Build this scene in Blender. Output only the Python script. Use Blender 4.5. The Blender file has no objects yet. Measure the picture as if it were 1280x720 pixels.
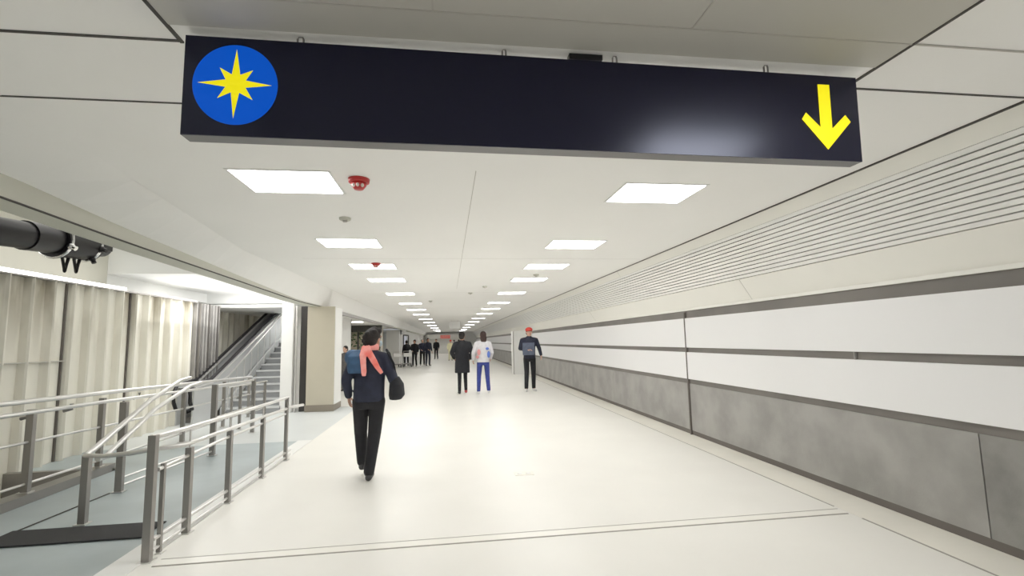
import bpy, bmesh, math, random
from mathutils import Vector, Matrix
random.seed(7)
scene = bpy.context.scene
COL = scene.collection
PI = math.pi

# ------------------------------------------------------------------ materials
MATS = {}
def mat(name, color, rough=0.5, metal=0.0, var=0.0, vscale=3.0, bump=0.0, bscale=40.0,
        emit=None, estr=0.0, color2=None, stretch=(1, 1, 1), spec=0.5, alpha=None, trans=0.0, coat=0.0):
    m = bpy.data.materials.new(name); m.use_nodes = True
    nt = m.node_tree; b = nt.nodes['Principled BSDF']
    b.inputs['Base Color'].default_value = (*color, 1)
    b.inputs['Roughness'].default_value = rough
    b.inputs['Metallic'].default_value = metal
    b.inputs['Specular IOR Level'].default_value = spec
    b.inputs['Coat Weight'].default_value = coat
    if trans: b.inputs['Transmission Weight'].default_value = trans
    tc = nt.nodes.new('ShaderNodeTexCoord')
    mp = nt.nodes.new('ShaderNodeMapping'); mp.inputs['Scale'].default_value = stretch
    nt.links.new(tc.outputs['Object'], mp.inputs['Vector'])
    if var > 0 or color2:
        n = nt.nodes.new('ShaderNodeTexNoise'); n.inputs['Scale'].default_value = vscale
        n.inputs['Detail'].default_value = 5
        nt.links.new(mp.outputs['Vector'], n.inputs['Vector'])
        r = nt.nodes.new('ShaderNodeValToRGB')
        c2 = color2 if color2 else tuple(max(0, c * (1 - var)) for c in color)
        r.color_ramp.elements[0].color = (*c2, 1); r.color_ramp.elements[1].color = (*color, 1)
        r.color_ramp.elements[0].position = 0.35; r.color_ramp.elements[1].position = 0.65
        nt.links.new(n.outputs['Fac'], r.inputs['Fac'])
        nt.links.new(r.outputs['Color'], b.inputs['Base Color'])
    if bump > 0:
        n2 = nt.nodes.new('ShaderNodeTexNoise'); n2.inputs['Scale'].default_value = bscale
        nt.links.new(mp.outputs['Vector'], n2.inputs['Vector'])
        bp = nt.nodes.new('ShaderNodeBump'); bp.inputs['Strength'].default_value = bump
        bp.inputs['Distance'].default_value = 0.01
        nt.links.new(n2.outputs['Fac'], bp.inputs['Height'])
        nt.links.new(bp.outputs['Normal'], b.inputs['Normal'])
    if emit:
        b.inputs['Emission Color'].default_value = (*emit, 1)
        b.inputs['Emission Strength'].default_value = estr
    MATS[name] = m
    return m

mat('floor_cream', (.85, .835, .785), .38, var=.035, vscale=1.2, bump=.02, bscale=6, spec=.45)
mat('floor_border', (.86, .835, .75), .35, var=.06, vscale=2)
mat('floor_strip', (.86, .84, .78), .3)
mat('floor_line', (.33, .31, .27), .5)
mat('lobby_pale', (.66, .69, .69), .35, var=.06, vscale=1)
mat('ramp_floor', (.42, .485, .50), .42, var=.16, vscale=1.4)
mat('mat_black', (.018, .018, .02), .8, bump=.5, bscale=200)
mat('ceiling_white', (.93, .925, .905), .6, var=.02, vscale=.8)
mat('ceiling_panel_shaded', (.56, .545, .50), .6, var=.03, vscale=.8)  # ceiling tone darkened to carry the hanging sign's shadow
mat('seam_dark', (.05, .045, .04), .7)
mat('seam_soft', (.50, .48, .44), .7)
mat('cove_cream', (.85, .84, .785), .55, var=.02, vscale=1)
mat('slat_white', (.84, .84, .82), .4)
mat('grille_back', (.42, .42, .40), .8)
mat('panel_white', (.83, .83, .84), .28, var=.01, vscale=.5)
mat('band_grey', (.17, .155, .14), .5, var=.25, vscale=1.3)
mat('stone_grey', (.34, .33, .315), .42, var=.28, vscale=2.4, bump=.15, bscale=60)
mat('stone_dark', (.25, .243, .232), .42, var=.3, vscale=3.4, bump=.15, bscale=60)
mat('groove_dark', (.115, .10, .09), .7)
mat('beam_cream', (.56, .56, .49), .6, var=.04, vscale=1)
mat('bay_white', (.85, .86, .85), .6)
mat('bay_wall', (.60, .59, .52), .6, var=.05, vscale=1)
mat('steel', (.72, .71, .695), .30, metal=.9)
mat('steel_dark', (.30, .285, .27), .38, metal=.75)
mat('black_metal', (.012, .011, .013), .35, metal=.3)
mat('black_plastic', (.007, .006, .008), .42, spec=.35)
mat('chrome', (.75, .75, .75), .15, metal=1)
mat('sign_navy', (.004, .003, .016), .27, spec=.5)
MATS['sign_navy'].node_tree.nodes['Principled BSDF'].inputs['Specular Tint'].default_value = (.72, .78, 1, 1)
mat('sign_edge', (.16, .155, .16), .4, metal=.5)
mat('sign_blue', (.0, .06, .55), .6, spec=.2, emit=(0, .10, .72), estr=.38)
mat('sign_yellow', (.85, .74, 0), .5, emit=(.95, .82, 0), estr=.55)
mat('lamp_diffuser', (.9, .9, .9), .5, emit=(1, .985, .955), estr=15.0)
mat('lamp_frame', (.85, .85, .83), .5)
mat('strip_glow', (.9, .9, .9), .5, emit=(1, .99, .95), estr=2.6)
mat('alarm_red', (.50, .012, .012), .4)
mat('alarm_lens', (.85, .75, .72), .2)
mat('column_cream', (.50, .46, .36), .5, var=.05, vscale=2)
mat('column_base', (.22, .19, .15), .5)
mat('column_white', (.82, .82, .80), .5)
mat('column_dark', (.045, .042, .04), .4, metal=.4)
mat('stair_grey', (.30, .31, .315), .5, var=.15, vscale=4)
mat('stair_nosing', (.62, .63, .63), .4)
mat('glass_grey', (.55, .56, .56), .35, metal=.2)
mat('recess_grey', (.6, .62, .62), .5)
mat('soffit_white', (.83, .83, .81), .6)
mat('shop_dark', (.05, .05, .045), .6)
mat('shop_green', (.06, .16, .05), .7, var=.5, vscale=14)
mat('shop_cream', (.66, .60, .46), .6, var=.15, vscale=4)
mat('shop_white', (.75, .74, .70), .6)
mat('skin', (.55, .30, .20), .5, var=.05, vscale=14)
mat('skin_fair', (.66, .40, .30), .5, var=.05, vscale=14)
mat('hair_dark', (.016, .011, .010), .8, var=.4, vscale=40, bump=.6, bscale=90)
mat('hair_brown', (.05, .024, .019), .75, var=.4, vscale=40, bump=.6, bscale=90)
mat('hair_grey', (.16, .15, .145), .6, var=.4, vscale=40, bump=.6, bscale=90)
mat('cloth_black', (.010, .011, .016), .85, var=.3, vscale=12, bump=.3, bscale=30)
mat('cloth_navy', (.014, .018, .040), .8, var=.3, vscale=12, bump=.3, bscale=30)
mat('cloth_slate', (.085, .105, .16), .8, var=.2, vscale=14, bump=.3, bscale=50)
mat('patch_blue', (.035, .095, .20), .75, var=.25, vscale=14)
mat('trouser_black', (.009, .009, .012), .85, var=.3, vscale=12, bump=.3, bscale=24)
mat('trouser_blue', (.035, .055, .30), .8, var=.25, vscale=14, bump=.3, bscale=24)
mat('cloth_white', (.72, .71, .74), .8, var=.12, vscale=14)
mat('print_pink', (.70, .30, .30), .8)
mat('print_blue', (.10, .18, .60), .8)
mat('scarf_coral', (.95, .17, .14), .7, color2=(1.0, .40, .36), vscale=9)
mat('cap_red', (.62, .045, .03), .7)
mat('shoe_dark', (.03, .03, .032), .5)
mat('shoe_red', (.42, .03, .04), .5)
mat('shoe_white', (.75, .74, .74), .5)
mat('sole_grey', (.30, .29, .28), .6)
mat('mask_blue', (.45, .60, .70), .8)
mat('coat_yellow', (.70, .66, .40), .8)
mat('eye_dark', (.01, .01, .01), .3)
mat('lip', (.35, .10, .09), .5)

def wall_fluted_material():
    m = bpy.data.materials.new('fluted_stone'); m.use_nodes = True
    nt = m.node_tree; b = nt.nodes['Principled BSDF']; b.inputs['Roughness'].default_value = .6
    tc = nt.nodes.new('ShaderNodeTexCoord'); L = nt.links.new
    mp = nt.nodes.new('ShaderNodeMapping'); mp.inputs['Scale'].default_value = (1, 3.2, .55)
    L(tc.outputs['Object'], mp.inputs['Vector'])
    n = nt.nodes.new('ShaderNodeTexNoise'); n.inputs['Scale'].default_value = 1.3; n.inputs['Detail'].default_value = 4
    L(mp.outputs['Vector'], n.inputs['Vector'])
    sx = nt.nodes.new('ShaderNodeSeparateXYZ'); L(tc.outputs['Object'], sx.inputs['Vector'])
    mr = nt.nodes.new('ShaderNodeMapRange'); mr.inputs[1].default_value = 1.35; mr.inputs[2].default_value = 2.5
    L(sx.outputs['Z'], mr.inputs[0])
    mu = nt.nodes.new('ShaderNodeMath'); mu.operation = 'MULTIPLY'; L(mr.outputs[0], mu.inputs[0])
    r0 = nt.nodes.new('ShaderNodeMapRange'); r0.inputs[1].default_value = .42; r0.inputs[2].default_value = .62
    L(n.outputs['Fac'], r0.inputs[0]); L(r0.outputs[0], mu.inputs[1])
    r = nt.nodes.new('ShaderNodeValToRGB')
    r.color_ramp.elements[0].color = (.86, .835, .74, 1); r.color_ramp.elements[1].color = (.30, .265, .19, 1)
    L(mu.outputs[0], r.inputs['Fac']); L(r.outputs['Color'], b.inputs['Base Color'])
    MATS['fluted_stone'] = m
wall_fluted_material()

# ------------------------------------------------------------------ mesh helpers
class MB:
    def __init__(s): s.v = []; s.f = []; s.m = []; s.sm = []
    def add(s, vs, fs, mi=0, smooth=False):
        o = len(s.v); s.v += [tuple(v) for v in vs]
        for f in fs: s.f.append(tuple(i + o for i in f)); s.m.append(mi); s.sm.append(smooth)
        return s
    def box(s, x0, x1, y0, y1, z0, z1, mi=0, M=None):
        vs = [Vector((x, y, z)) for x in (x0, x1) for y in (y0, y1) for z in (z0, z1)]
        if M: vs = [M @ v for v in vs]
        return s.add(vs, [(0, 1, 3, 2), (4, 6, 7, 5), (0, 4, 5, 1), (2, 3, 7, 6), (0, 2, 6, 4), (1, 5, 7, 3)], mi)
    def tube(s, pts, r, n=10, mi=0, r1=None):
        pts = [Vector(p) for p in pts]; k = len(pts); rings = []
        for i, p in enumerate(pts):
            if i == 0: t = pts[1] - p
            elif i == k - 1: t = p - pts[i - 1]
            else: t = (pts[i + 1] - p).normalized() + (p - pts[i - 1]).normalized()
            t.normalize()
            a = Vector((0, 0, 1)) if abs(t.z) < .95 else Vector((1, 0, 0))
            u = t.cross(a).normalized(); w = u.cross(t).normalized()
            rr = r if r1 is None else r + (r1 - r) * i / (k - 1)
            rings.append([p + (u * math.cos(2 * PI * j / n) + w * math.sin(2 * PI * j / n)) * rr for j in range(n)])
        vs = [v for R_ in rings for v in R_]; fs = []
        for i in range(k - 1):
            for j in range(n):
                a = i * n + j; b = i * n + (j + 1) % n
                fs.append((a, b, b + n, a + n))
        s.add(vs, fs, mi, True)
        s.add(rings[0], [tuple(range(n))[::-1]], mi); s.add(rings[-1], [tuple(range(n))], mi)
        return s
    def loft(s, rings, mi=0, n=20):
        # rings: (center, rx, ry[, tilt about x]); ellipses stacked upward, closed both ends
        vs = []; fs = []
        for R_ in rings:
            c = Vector(R_[0]); rx, ry = R_[1], R_[2]; t = R_[3] if len(R_) > 3 else 0
            for j in range(n):
                a = 2 * PI * j / n
                x, y = rx * math.cos(a), ry * math.sin(a)
                vs.append(c + Vector((x, y * math.cos(t), y * math.sin(t))))
        k = len(rings)
        for i in range(k - 1):
            for j in range(n):
                a = i * n + j; b = i * n + (j + 1) % n
                fs.append((a, b, b + n, a + n))
        fs.append(tuple(range(n))[::-1]); fs.append(tuple(range((k - 1) * n, k * n)))
        return s.add(vs, fs, mi, True)
    def ell(s, c, rad, rot=None, mi=0, nu=18, nv=12):
        c = Vector(c); vs = []; fs = []
        for i in range(1, nv):
            th = PI * i / nv
            for j in range(nu):
                ph = 2 * PI * j / nu
                vs.append(Vector((rad[0] * math.sin(th) * math.cos(ph), rad[1] * math.sin(th) * math.sin(ph), rad[2] * math.cos(th))))
        vs.append(Vector((0, 0, rad[2]))); vs.append(Vector((0, 0, -rad[2])))
        for i in range(nv - 2):
            for j in range(nu):
                a = i * nu + j; b = i * nu + (j + 1) % nu
                fs.append((a, a + nu, b + nu, b))
        T = len(vs) - 2
        for j in range(nu):
            fs.append((T, j, (j + 1) % nu)); q = (nv - 2) * nu
            fs.append((T + 1, q + (j + 1) % nu, q + j))
        if rot: vs = [rot @ v for v in vs]
        return s.add([c + v for v in vs], fs, mi, True)
    def cap(s, p0, p1, r0, r1=None, mi=0):
        r1 = r0 if r1 is None else r1
        p0, p1 = Vector(p0), Vector(p1); N = 5
        s.tube([p0, (p0 + p1) / 2, p1], r0, 12, mi, r1)
        s.ell(p0, (r0,) * 3, None, mi, 12, 8); s.ell(p1, (r1,) * 3, None, mi, 12, 8)
        return s
    def chain(s, pts, rads, mi=0):
        for i in range(len(pts) - 1): s.cap(pts[i], pts[i + 1], rads[i], rads[i + 1], mi)
        return s
    def mesh(s, name, mats):
        me = bpy.data.meshes.new(name); me.from_pydata(s.v, [], s.f)
        for m in mats: me.materials.append(MATS[m])
        for p, mi, sm in zip(me.polygons, s.m, s.sm): p.material_index = mi; p.use_smooth = sm
        me.validate(); me.update(); return me
    def build(s, name, mats, parent=None, bevel=0.0):
        if isinstance(mats, str): mats = [mats]
        me = s.mesh(name, mats)
        o = bpy.data.objects.new(name, me); COL.objects.link(o)
        if parent: o.parent = parent
        bm = bmesh.new(); bm.from_mesh(me); bmesh.ops.recalc_face_normals(bm, faces=bm.faces[:])
        bm.to_mesh(me); bm.free()
        if bevel > 0:
            md = o.modifiers.new('bevel', 'BEVEL'); md.width = bevel; md.segments = 2; md.limit_method = 'ANGLE'
        return o
    def blob(s, name, mats, parent=None, voxel=.01, smooth=4, paint=None):
        # union of closed shapes into one continuous skin
        if isinstance(mats, str): mats = [mats]
        me = bpy.data.meshes.new(name + '_raw'); me.from_pydata(s.v, [], s.f)
        o = bpy.data.objects.new(name, me); COL.objects.link(o)
        bm = bmesh.new(); bm.from_mesh(me); bmesh.ops.recalc_face_normals(bm, faces=bm.faces[:]); bm.to_mesh(me); bm.free()
        md = o.modifiers.new('r', 'REMESH'); md.mode = 'VOXEL'; md.voxel_size = voxel
        ms = o.modifiers.new('s', 'SMOOTH'); ms.iterations = smooth; ms.factor = .5
        dg = bpy.context.evaluated_depsgraph_get()
        ev = o.evaluated_get(dg)
        nm = bpy.data.meshes.new_from_object(ev)
        o.modifiers.clear(); o.data = nm; bpy.data.meshes.remove(me); nm.name = name
        nm.materials.clear()
        for m in mats: nm.materials.append(MATS[m])
        for p in nm.polygons:
            p.use_smooth = True
            p.material_index = paint(p.center) if paint else 0
        if parent: o.parent = parent
        return o

def tag(o, label=None, cat=None, group=None, kind=None):
    if label: o['label'] = label
    if cat: o['category'] = cat
    if group: o['group'] = group
    if kind: o['kind'] = kind
    return o
def thing(name, loc, label, cat, rz=0, group=None):
    o = bpy.data.objects.new(name, None); COL.objects.link(o); o.empty_display_size = .1
    o.location = loc; o.rotation_euler = (0, 0, rz)
    return tag(o, label, cat, group)
def struct(mb, name, mats, parent=None, bevel=0):
    o = mb.build(name, mats, parent, bevel)
    if not parent: o['kind'] = 'structure'
    return o
def copy_tree(o, parent=None):
    c = o.copy(); COL.objects.link(c)
    if parent: c.parent = parent
    for ch in o.children: copy_tree(ch, c)
    return c

Y0, Y1 = -5.0, 66.0
H = 2.86
XW = 3.85
XK = -2.2      # edge of the corridor floor at the railing

# ------------------------------------------------------------------ floor
mb = MB()
mb.box(XK, 3.44, Y0, Y1, -.12, 0)
mb.box(-6.6, XK, 12.6, Y1, -.12, 0)
mb.box(3.44, XW + .3, Y0, Y1, -.12, 0.0)
struct(mb, 'floor', ['floor_cream'])
mb = MB(); mb.box(-2.42, XK, Y0, 8.4, -.12, .006); struct(mb, 'trim_1', ['column_white'])
mb = MB()
mb.box(-4.25, -2.42, Y0, 8.4, -.12, -.004); mb.box(-5.6, -4.25, 7.0, 8.4, -.12, -.004)
mb.box(-6.6, XK, 8.4, 12.6, -.12, -.004, 1)
struct(mb, 'floor_lobby', ['ramp_floor', 'lobby_pale'])
mb = MB(); mb.box(-4.42, -4.25, Y0, 7.0, -1.3, .09); mb.box(-5.5, -4.25, 6.95, 7.03, -1.3, .03)
struct(mb, 'trim_2', ['steel_dark'])
mb = MB(); mb.box(-5.9, -4.42, Y0, 7.0, -1.32, -1.2); struct(mb, 'floor_pit', ['ramp_floor'])
# joint strip across the corridor and the border line along the wall
mb = MB()
mb.box(-2.1, 3.42, 3.93, 4.03, 0, .003, 1); mb.box(-2.1, 3.42, 3.915, 3.93, 0, .0035, 0); mb.box(-2.1, 3.42, 4.03, 4.042, 0, .0035, 0)
struct(mb, 'trim_3', ['floor_line', 'floor_strip'])
mb = MB(); mb.box(3.435, 3.45, Y0, 3.80, 0, .003, 0); mb.box(3.435, 3.445, 4.1, 30, 0, .003, 0)
mb.box(3.45, XW, Y0, 60, 0, .002, 1)
struct(mb, 'trim_4', ['floor_line', 'floor_border'])
mb = MB(); mb.tube([(-3.7, 4.75, .004), (-3.62, 5.9, .004)], .006, 6); struct(mb, 'trim_5', ['seam_dark'])

mb = MB(); mb.box(-3.72, -2.50, 4.50, 4.86, 0, .012)
o = mb.build('entrance_mat', ['mat_black'], bevel=.004); tag(o, 'flat black rubber mat lying across the blue-grey floor beside the railing', 'mat')

# small socket cover in the floor
t = thing('floor_socket', (.87, 5.74, 0), 'small faint grey metal cover set in the middle of the pale floor', 'floor socket')
mb = MB(); mb.box(-.11, .11, -.07, .07, 0, .004); mb.build('cover_plate', ['floor_border'], t, .001)
for sx in (-.05, .05):
    mb = MB(); mb.loft([((sx, 0, .004), .03, .03), ((sx, 0, .007), .027, .027)]); mb.build('socket_lid', ['lamp_frame'], t)

# ------------------------------------------------------------------ ceiling
mb = MB()
mb.box(-2.8, -1.125, Y0, 2.10, H, H + .1); mb.box(2.115, 3.30, Y0, Y1, H, H + .1)
mb.box(-2.8, -1.125, 2.10, Y1, H, H + .1); mb.box(-1.125, 2.115, 1.99, Y1, H, H + .1)
struct(mb, 'ceiling', ['ceiling_white'])
mb = MB(); mb.box(-1.125, 2.115, Y0, 1.99, H - .004, H + .1); struct(mb, 'ceiling_panel_shaded', ['ceiling_panel_shaded'])  # panel before the sign, the sign's shadow put into its darker colour
mb = MB()
e = .004
mb.box(-4, -1.12, 2.095, 2.11, H - e, H)          # left lateral seam
mb.box(-4, -1.38, 2.672, 2.684, H - e, H)
mb.box(-1.135, -1.120, Y0, 2.11, H - e * 2, H)
mb.box(2.108, 2.122, Y0, 2.20, H - e * 2, H)
mb.box(2.115, 3.30, 2.178, 2.192, H - e, H)
mb.box(3.288, 3.306, Y0, 60, H - e * 2.5, H)
struct(mb, 'trim_6', ['seam_dark'])
mb = MB()
mb.box(-1.12, 3.30, 1.795, 1.802, H - .007, H)
mb.box(-.055, -.048, Y0, 1.8, H - .007, H); mb.box(1.038, 1.045, Y0, 1.8, H - .007, H)
mb.box(.22, .226, 3.6, 12, H - .0015, H)
for yy in (7.6, 13, 19, 25, 31): mb.box(-2.2, 3.2, yy, yy + .004, H - .001, H)
struct(mb, 'trim_7', ['seam_soft'])

# left coved part of the ceiling and its fascia beam
key = [(-5.0, 2.90, 2.80, -3.2), (3.0, 2.845, 2.675, -3.2), (3.83, 2.835, 2.65, -3.2), (5.12, 2.75, 2.605, -3.2), (7.9, 2.63, 2.54, -3.2), (10.7, 2.50, 2.46, -3.15), (12.5, 2.455, 2.43, -2.95), (30, 2.45, 2.40, -2.95), (66, 2.45, 2.40, -2.95)]
def beam_row(y):
    for p, q in zip(key, key[1:]):
        if y <= q[0]:
            f = (y - p[0]) / (q[0] - p[0]); zt, zb, xb = (p[i] + (q[i] - p[i]) * f for i in (1, 2, 3)); break
    xa = max(-2.78, min(-1.9, -1.95 - .12 * y)) if y > 0 else -1.95
    return (y, xa, xb, zt, zb)
rows = [beam_row(-5 + .5 * i) for i in range(36)] + [beam_row(y) for y in (13, 15, 20, 25, 30, 40, 50, 66)]
mb = MB(); vs = []
for (y, xa, xb, zt, zb) in rows: vs += [(xa, y, H - .002), (xb, y, min(zt, H - .003)), (xb, y, zb), (xb - .25, y, zb), (xb - .25, y, H + .6), (xa, y, H + .6)]
fs0 = []; fs1 = []
for i in range(len(rows) - 1):
    for k in range(5):
        a = i * 6 + k; q = (a, a + 1, a + 7, a + 6)
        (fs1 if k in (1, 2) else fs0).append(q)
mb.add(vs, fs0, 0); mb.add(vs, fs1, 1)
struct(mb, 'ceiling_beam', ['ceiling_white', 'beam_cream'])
mb = MB()
for i in range(0, 36):
    a, b = rows[i], rows[i + 1]
    mb.tube([(a[2] + .003, a[0], a[4] + .006), (b[2] + .003, b[0], b[4] + .006)], .009, 6)
struct(mb, 'trim_8', ['seam_dark'])

# ------------------------------------------------------------------ right wall
ZB = 1.93
mb = MB(); mb.box(XW, XW + .2, Y0, Y1, 0, 3.0); struct(mb, 'wall_right', ['band_grey'])
mb = MB()
mb.box(XW - .03, XW, Y0, 7.38, 1.375, 1.845); mb.box(XW - .03, XW, 7.42, 21.8, 1.375, 1.845); mb.box(XW - .03, XW, 23, 65.8, 1.375, 1.845)
mb.box(XW - .03, XW, Y0, 7.38, .875, 1.30); mb.box(XW - .03, XW, 7.42, 21.8, .875, 1.30); mb.box(XW - .03, XW, 23, 65.8, .875, 1.30)
struct(mb, 'trim_9', ['panel_white'])
mb = MB(); y = Y0 - .0
for a, b in ((Y0, 3.12), (3.13, 7.38)): mb.box(XW - .012, XW, a, b, .07, .80, 1 if b < 4 else 0)
yy = 7.42
while yy < 65:
    mb.box(XW - .012, XW, yy, min(yy + 3.59, 65.8), .07, .80, 0); yy += 3.6
struct(mb, 'trim_10', ['stone_grey', 'stone_dark'])
mb = MB(); mb.box(XW - .006, XW, Y0, 65.8, 0, .068); mb.box(XW - .034, XW, 7.385, 7.415, 0, 1.94)
struct(mb, 'baseboard_right', ['groove_dark'])
mb = MB(); mb.box(XW - .028, XW - .004, 4.13, 4.14, 1.30, 1.375); mb.box(XW - .028, XW - .004, 2.4, 2.408, 1.30, 1.375)
struct(mb, 'trim_11', ['stone_grey'])

# cove: slope from the ceiling seam out and down to the wall
C0 = Vector((3.30, 0, H)); C1 = Vector((XW, 0, 1.99))
d = (C1 - C0); Lc = d.length; d.normalize(); nrm = Vector((-d.z, 0, d.x))  # towards wall side
if nrm.x < 0: nrm = -nrm
def cv(t, y, off=0.0):
    p = C0 + d * (t * Lc) - nrm * off; return (p.x, y, p.z)
mb = MB()
def slab(t0, t1, ya, yb, o0, o1, mi=0):
    vs = [cv(t, y_, o_) for t in (t0, t1) for y_ in (ya, yb) for o_ in (o0, o1)]
    mb.add([Vector(v) for v in vs], [(0, 1, 3, 2), (4, 6, 7, 5), (0, 4, 5, 1), (2, 3, 7, 6), (0, 2, 6, 4), (1, 5, 7, 3)], mi)
slab(0, .135, Y0, Y1, -.05, 0); slab(.69, 1.0, Y0, Y1, -.05, 0)
mb.box(XW - .03, XW, Y0, Y1, 1.965, 2.0)
struct(mb, 'ceiling_cove', ['cove_cream'])
mb = MB(); slab(.68, 1.0, 5.63, 5.637, 0, .0015); slab(.68, 1.0, 12.2, 12.207, 0, .0015); slab(0, .14, 9, 9.006, 0, .0015); struct(mb, 'trim_12', ['seam_soft'])
t = thing('ventilation_grille', (3.5, 0, 2.55), 'long white linear slat grille running along the sloped cove above the right wall', 'grille')
mb = MB(); slab(.13, .70, Y0, 65.8, -.06, -.04)
o = mb.build('grille_backing', ['grille_back'], t); o.location = (-3.5, 0, -2.55)
mb = MB(); NS = 12
for i in range(NS):
    t0 = .137 + i * (.553 / NS); slab(t0, t0 + .553 / NS * .76, Y0, 65.8, -.035, .004)
o = mb.build('slats', ['slat_white'], t); o.location = (-3.5, 0, -2.55)

# pilaster far along the right wall
mb = MB(); mb.box(3.0, XW, 22.0, 22.9, 0, 1.97, 0); mb.box(2.985, 3.0, 22.0, 22.25, 0, 1.97, 1); struct(mb, 'wall_pilaster', ['column_white', 'steel_dark'])

# ------------------------------------------------------------------ left bay: fluted wall
mb = MB()
import bisect
def flute_x(y):
    s = (y % .355) / .355
    return -5.5 + (.02 * math.sin(PI * s / .80) if s < .80 else .02 + .085 * math.sin(PI * (s - .80) / .20) ** .6)
ya, yb, N = Y0, 11.25, 900
prof = [(flute_x(ya + (yb - ya) * i / N), ya + (yb - ya) * i / N) for i in range(N + 1)]
vs = []
for x, y in prof: vs += [(x, y, -1.25), (x, y, 2.52)]
mb.add(vs, [(2 * i, 2 * i + 2, 2 * i + 3, 2 * i + 1) for i in range(N)], 0, False)
prof2 = [(flute_x(12.25 + 7.0 * i / 260) - .75, 12.25 + 7.0 * i / 260) for i in range(261)]
vs = []
for x, y in prof2: vs += [(x, y, 0), (x, y, 2.62)]
mb.add(vs, [(2 * i, 2 * i + 2, 2 * i + 3, 2 * i + 1) for i in range(260)], 0, False)
mb.box(-5.8, -5.52, Y0, 11.25, -1.3, 2.5, 0); mb.box(-6.5, -6.3, 11.2, 19.3, 0, 2.6, 0); mb.box(-6.4, -5.5, 11.2, 11.25, 0, 2.5, 0)
struct(mb, 'wall_left', ['fluted_stone'])
mb = MB()
for yj in (7.70, 9.12, 4.9): mb.box(-5.5, -5.465, yj, yj + .022, -1.2, 2.5, 0)
struct(mb, 'trim_13', ['groove_dark'])
mb = MB(); mb.box(-5.5, -5.408, Y0, 7.7, 1.385, 1.395, 0); struct(mb, 'trim_14', ['seam_soft'])
mb = MB()
for i in range(14):
    yy = 11.27 + i * .07; mb.box(-5.52 + (i % 2) * .05, -5.42 + (i % 2) * .05, yy, yy + .05, 0, 2.5, i % 3 == 1)
struct(mb, 'trim_15', ['stone_grey', 'steel_dark'])
# bright ledge light over the fluted wall
t = thing('cove_light', (-5.5, 0, 2.52), 'long bright white strip light on the ledge above the fluted wall', 'light')
mb = MB(); mb.box(-.12, .10, Y0, 11.3, -.02, .0); mb.build('ledge', ['steel_dark'], t)
mb = MB(); mb.box(-.10, .09, Y0, 8.9, .0, .055); mb.build('tube_light', ['strip_glow'], t)
mb = MB(); mb.box(-.10, .06, 8.9, 11.3, .0, .03); mb.build('tube_light', ['slat_white'], t)
mb = MB(); mb.box(-6.0, -5.85, Y0, 9.1, 2.4, 3.7); struct(mb, 'wall_left_upper', ['bay_wall'])
mb = MB(); mb.box(-6.0, -3.4, Y0, 9.1, 3.55, 3.65); struct(mb, 'ceiling_bay', ['bay_wall'])
mb = MB(); mb.box(-6.0, -3.3, 9.1, 12.7, 2.84, 3.65); mb.box(-7.2, -5.9, 9.1, 19.3, 2.62, 3.5); mb.box(-6.0, -3.3, 12.7, 13.2, 2.60, 3.65)
struct(mb, 'ceiling_lobby', ['bay_white'])
for i, yy in enumerate((9.9, 11.5)):
    pass

# clamped equipment barrel hanging high in the bay
t = thing('equipment_barrel', (-4.6, 5.1, 2.745), 'black cylindrical equipment barrel with clamps hanging above the fluted wall', 'equipment')
ax = Vector((0, 1, .085)).normalized()
def bp_(y, dx=0, dz=0): return (dx, y, y * .085 + dz)
mb = MB(); mb.tube([bp_(-1.6), bp_(.75)], .15, 24); mb.build('barrel', ['black_plastic'], t)
mb = MB(); mb.tube([bp_(.72), bp_(1.12)], .165, 24); mb.build('collar', ['black_metal'], t)
mb = MB(); mb.tube([bp_(1.10), bp_(1.18), bp_(1.62), bp_(1.68)], .20, 24); mb.build('housing', ['black_plastic'], t)
mb = MB(); mb.tube([bp_(1.66), bp_(1.92)], .13, 20); mb.box(-.13, .13, 1.7, 1.93, .10, .25); mb.build('end_cap', ['black_metal'], t, .01)
for yy in (1.14, 1.62):
    mb = MB(); pts = [(math.cos(a) * .195, yy, yy * .085 + math.sin(a) * .21) for a in [2 * PI * i / 24 for i in range(25)]]
    mb.tube(pts, .018, 8); mb.build('clamp_ring', ['chrome'], t)
for k, (yy, a) in enumerate(((1.12, 1.9), (1.35, 1.5), (1.55, 1.2), (1.62, -.3), (1.13, -.4), (1.62, -1.1))):
    c = (math.cos(a) * .2, yy, yy * .085 + math.sin(a) * .2)
    mb = MB(); mb.tube([c, (c[0] * 1.3, yy, yy * .085 + math.sin(a) * .27)], .028, 8); mb.ell(c, (.04, .04, .04)); mb.build('clamp_bolt', ['chrome' if k % 2 == 0 else 'black_metal'], t)
for yy in (1.32, 1.50):
    mb = MB(); mb.tube([(0, yy - .06, yy * .085 - .17), (0, yy, yy * .085 - .36), (0, yy + .05, yy * .085 - .17)], .022, 8); mb.build('bracket_foot', ['black_metal'], t)
mb = MB(); mb.box(-.02, .02, -.9, -.86, 0, .74); mb.build('hanger', ['steel_dark'], t)
mb = MB(); mb.tube([(0, 1.1, .24), (.03, 1.12, .34), (.02, 1.2, .26)], .03, 8); mb.build('lifting_eye', ['chrome'], t)

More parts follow.
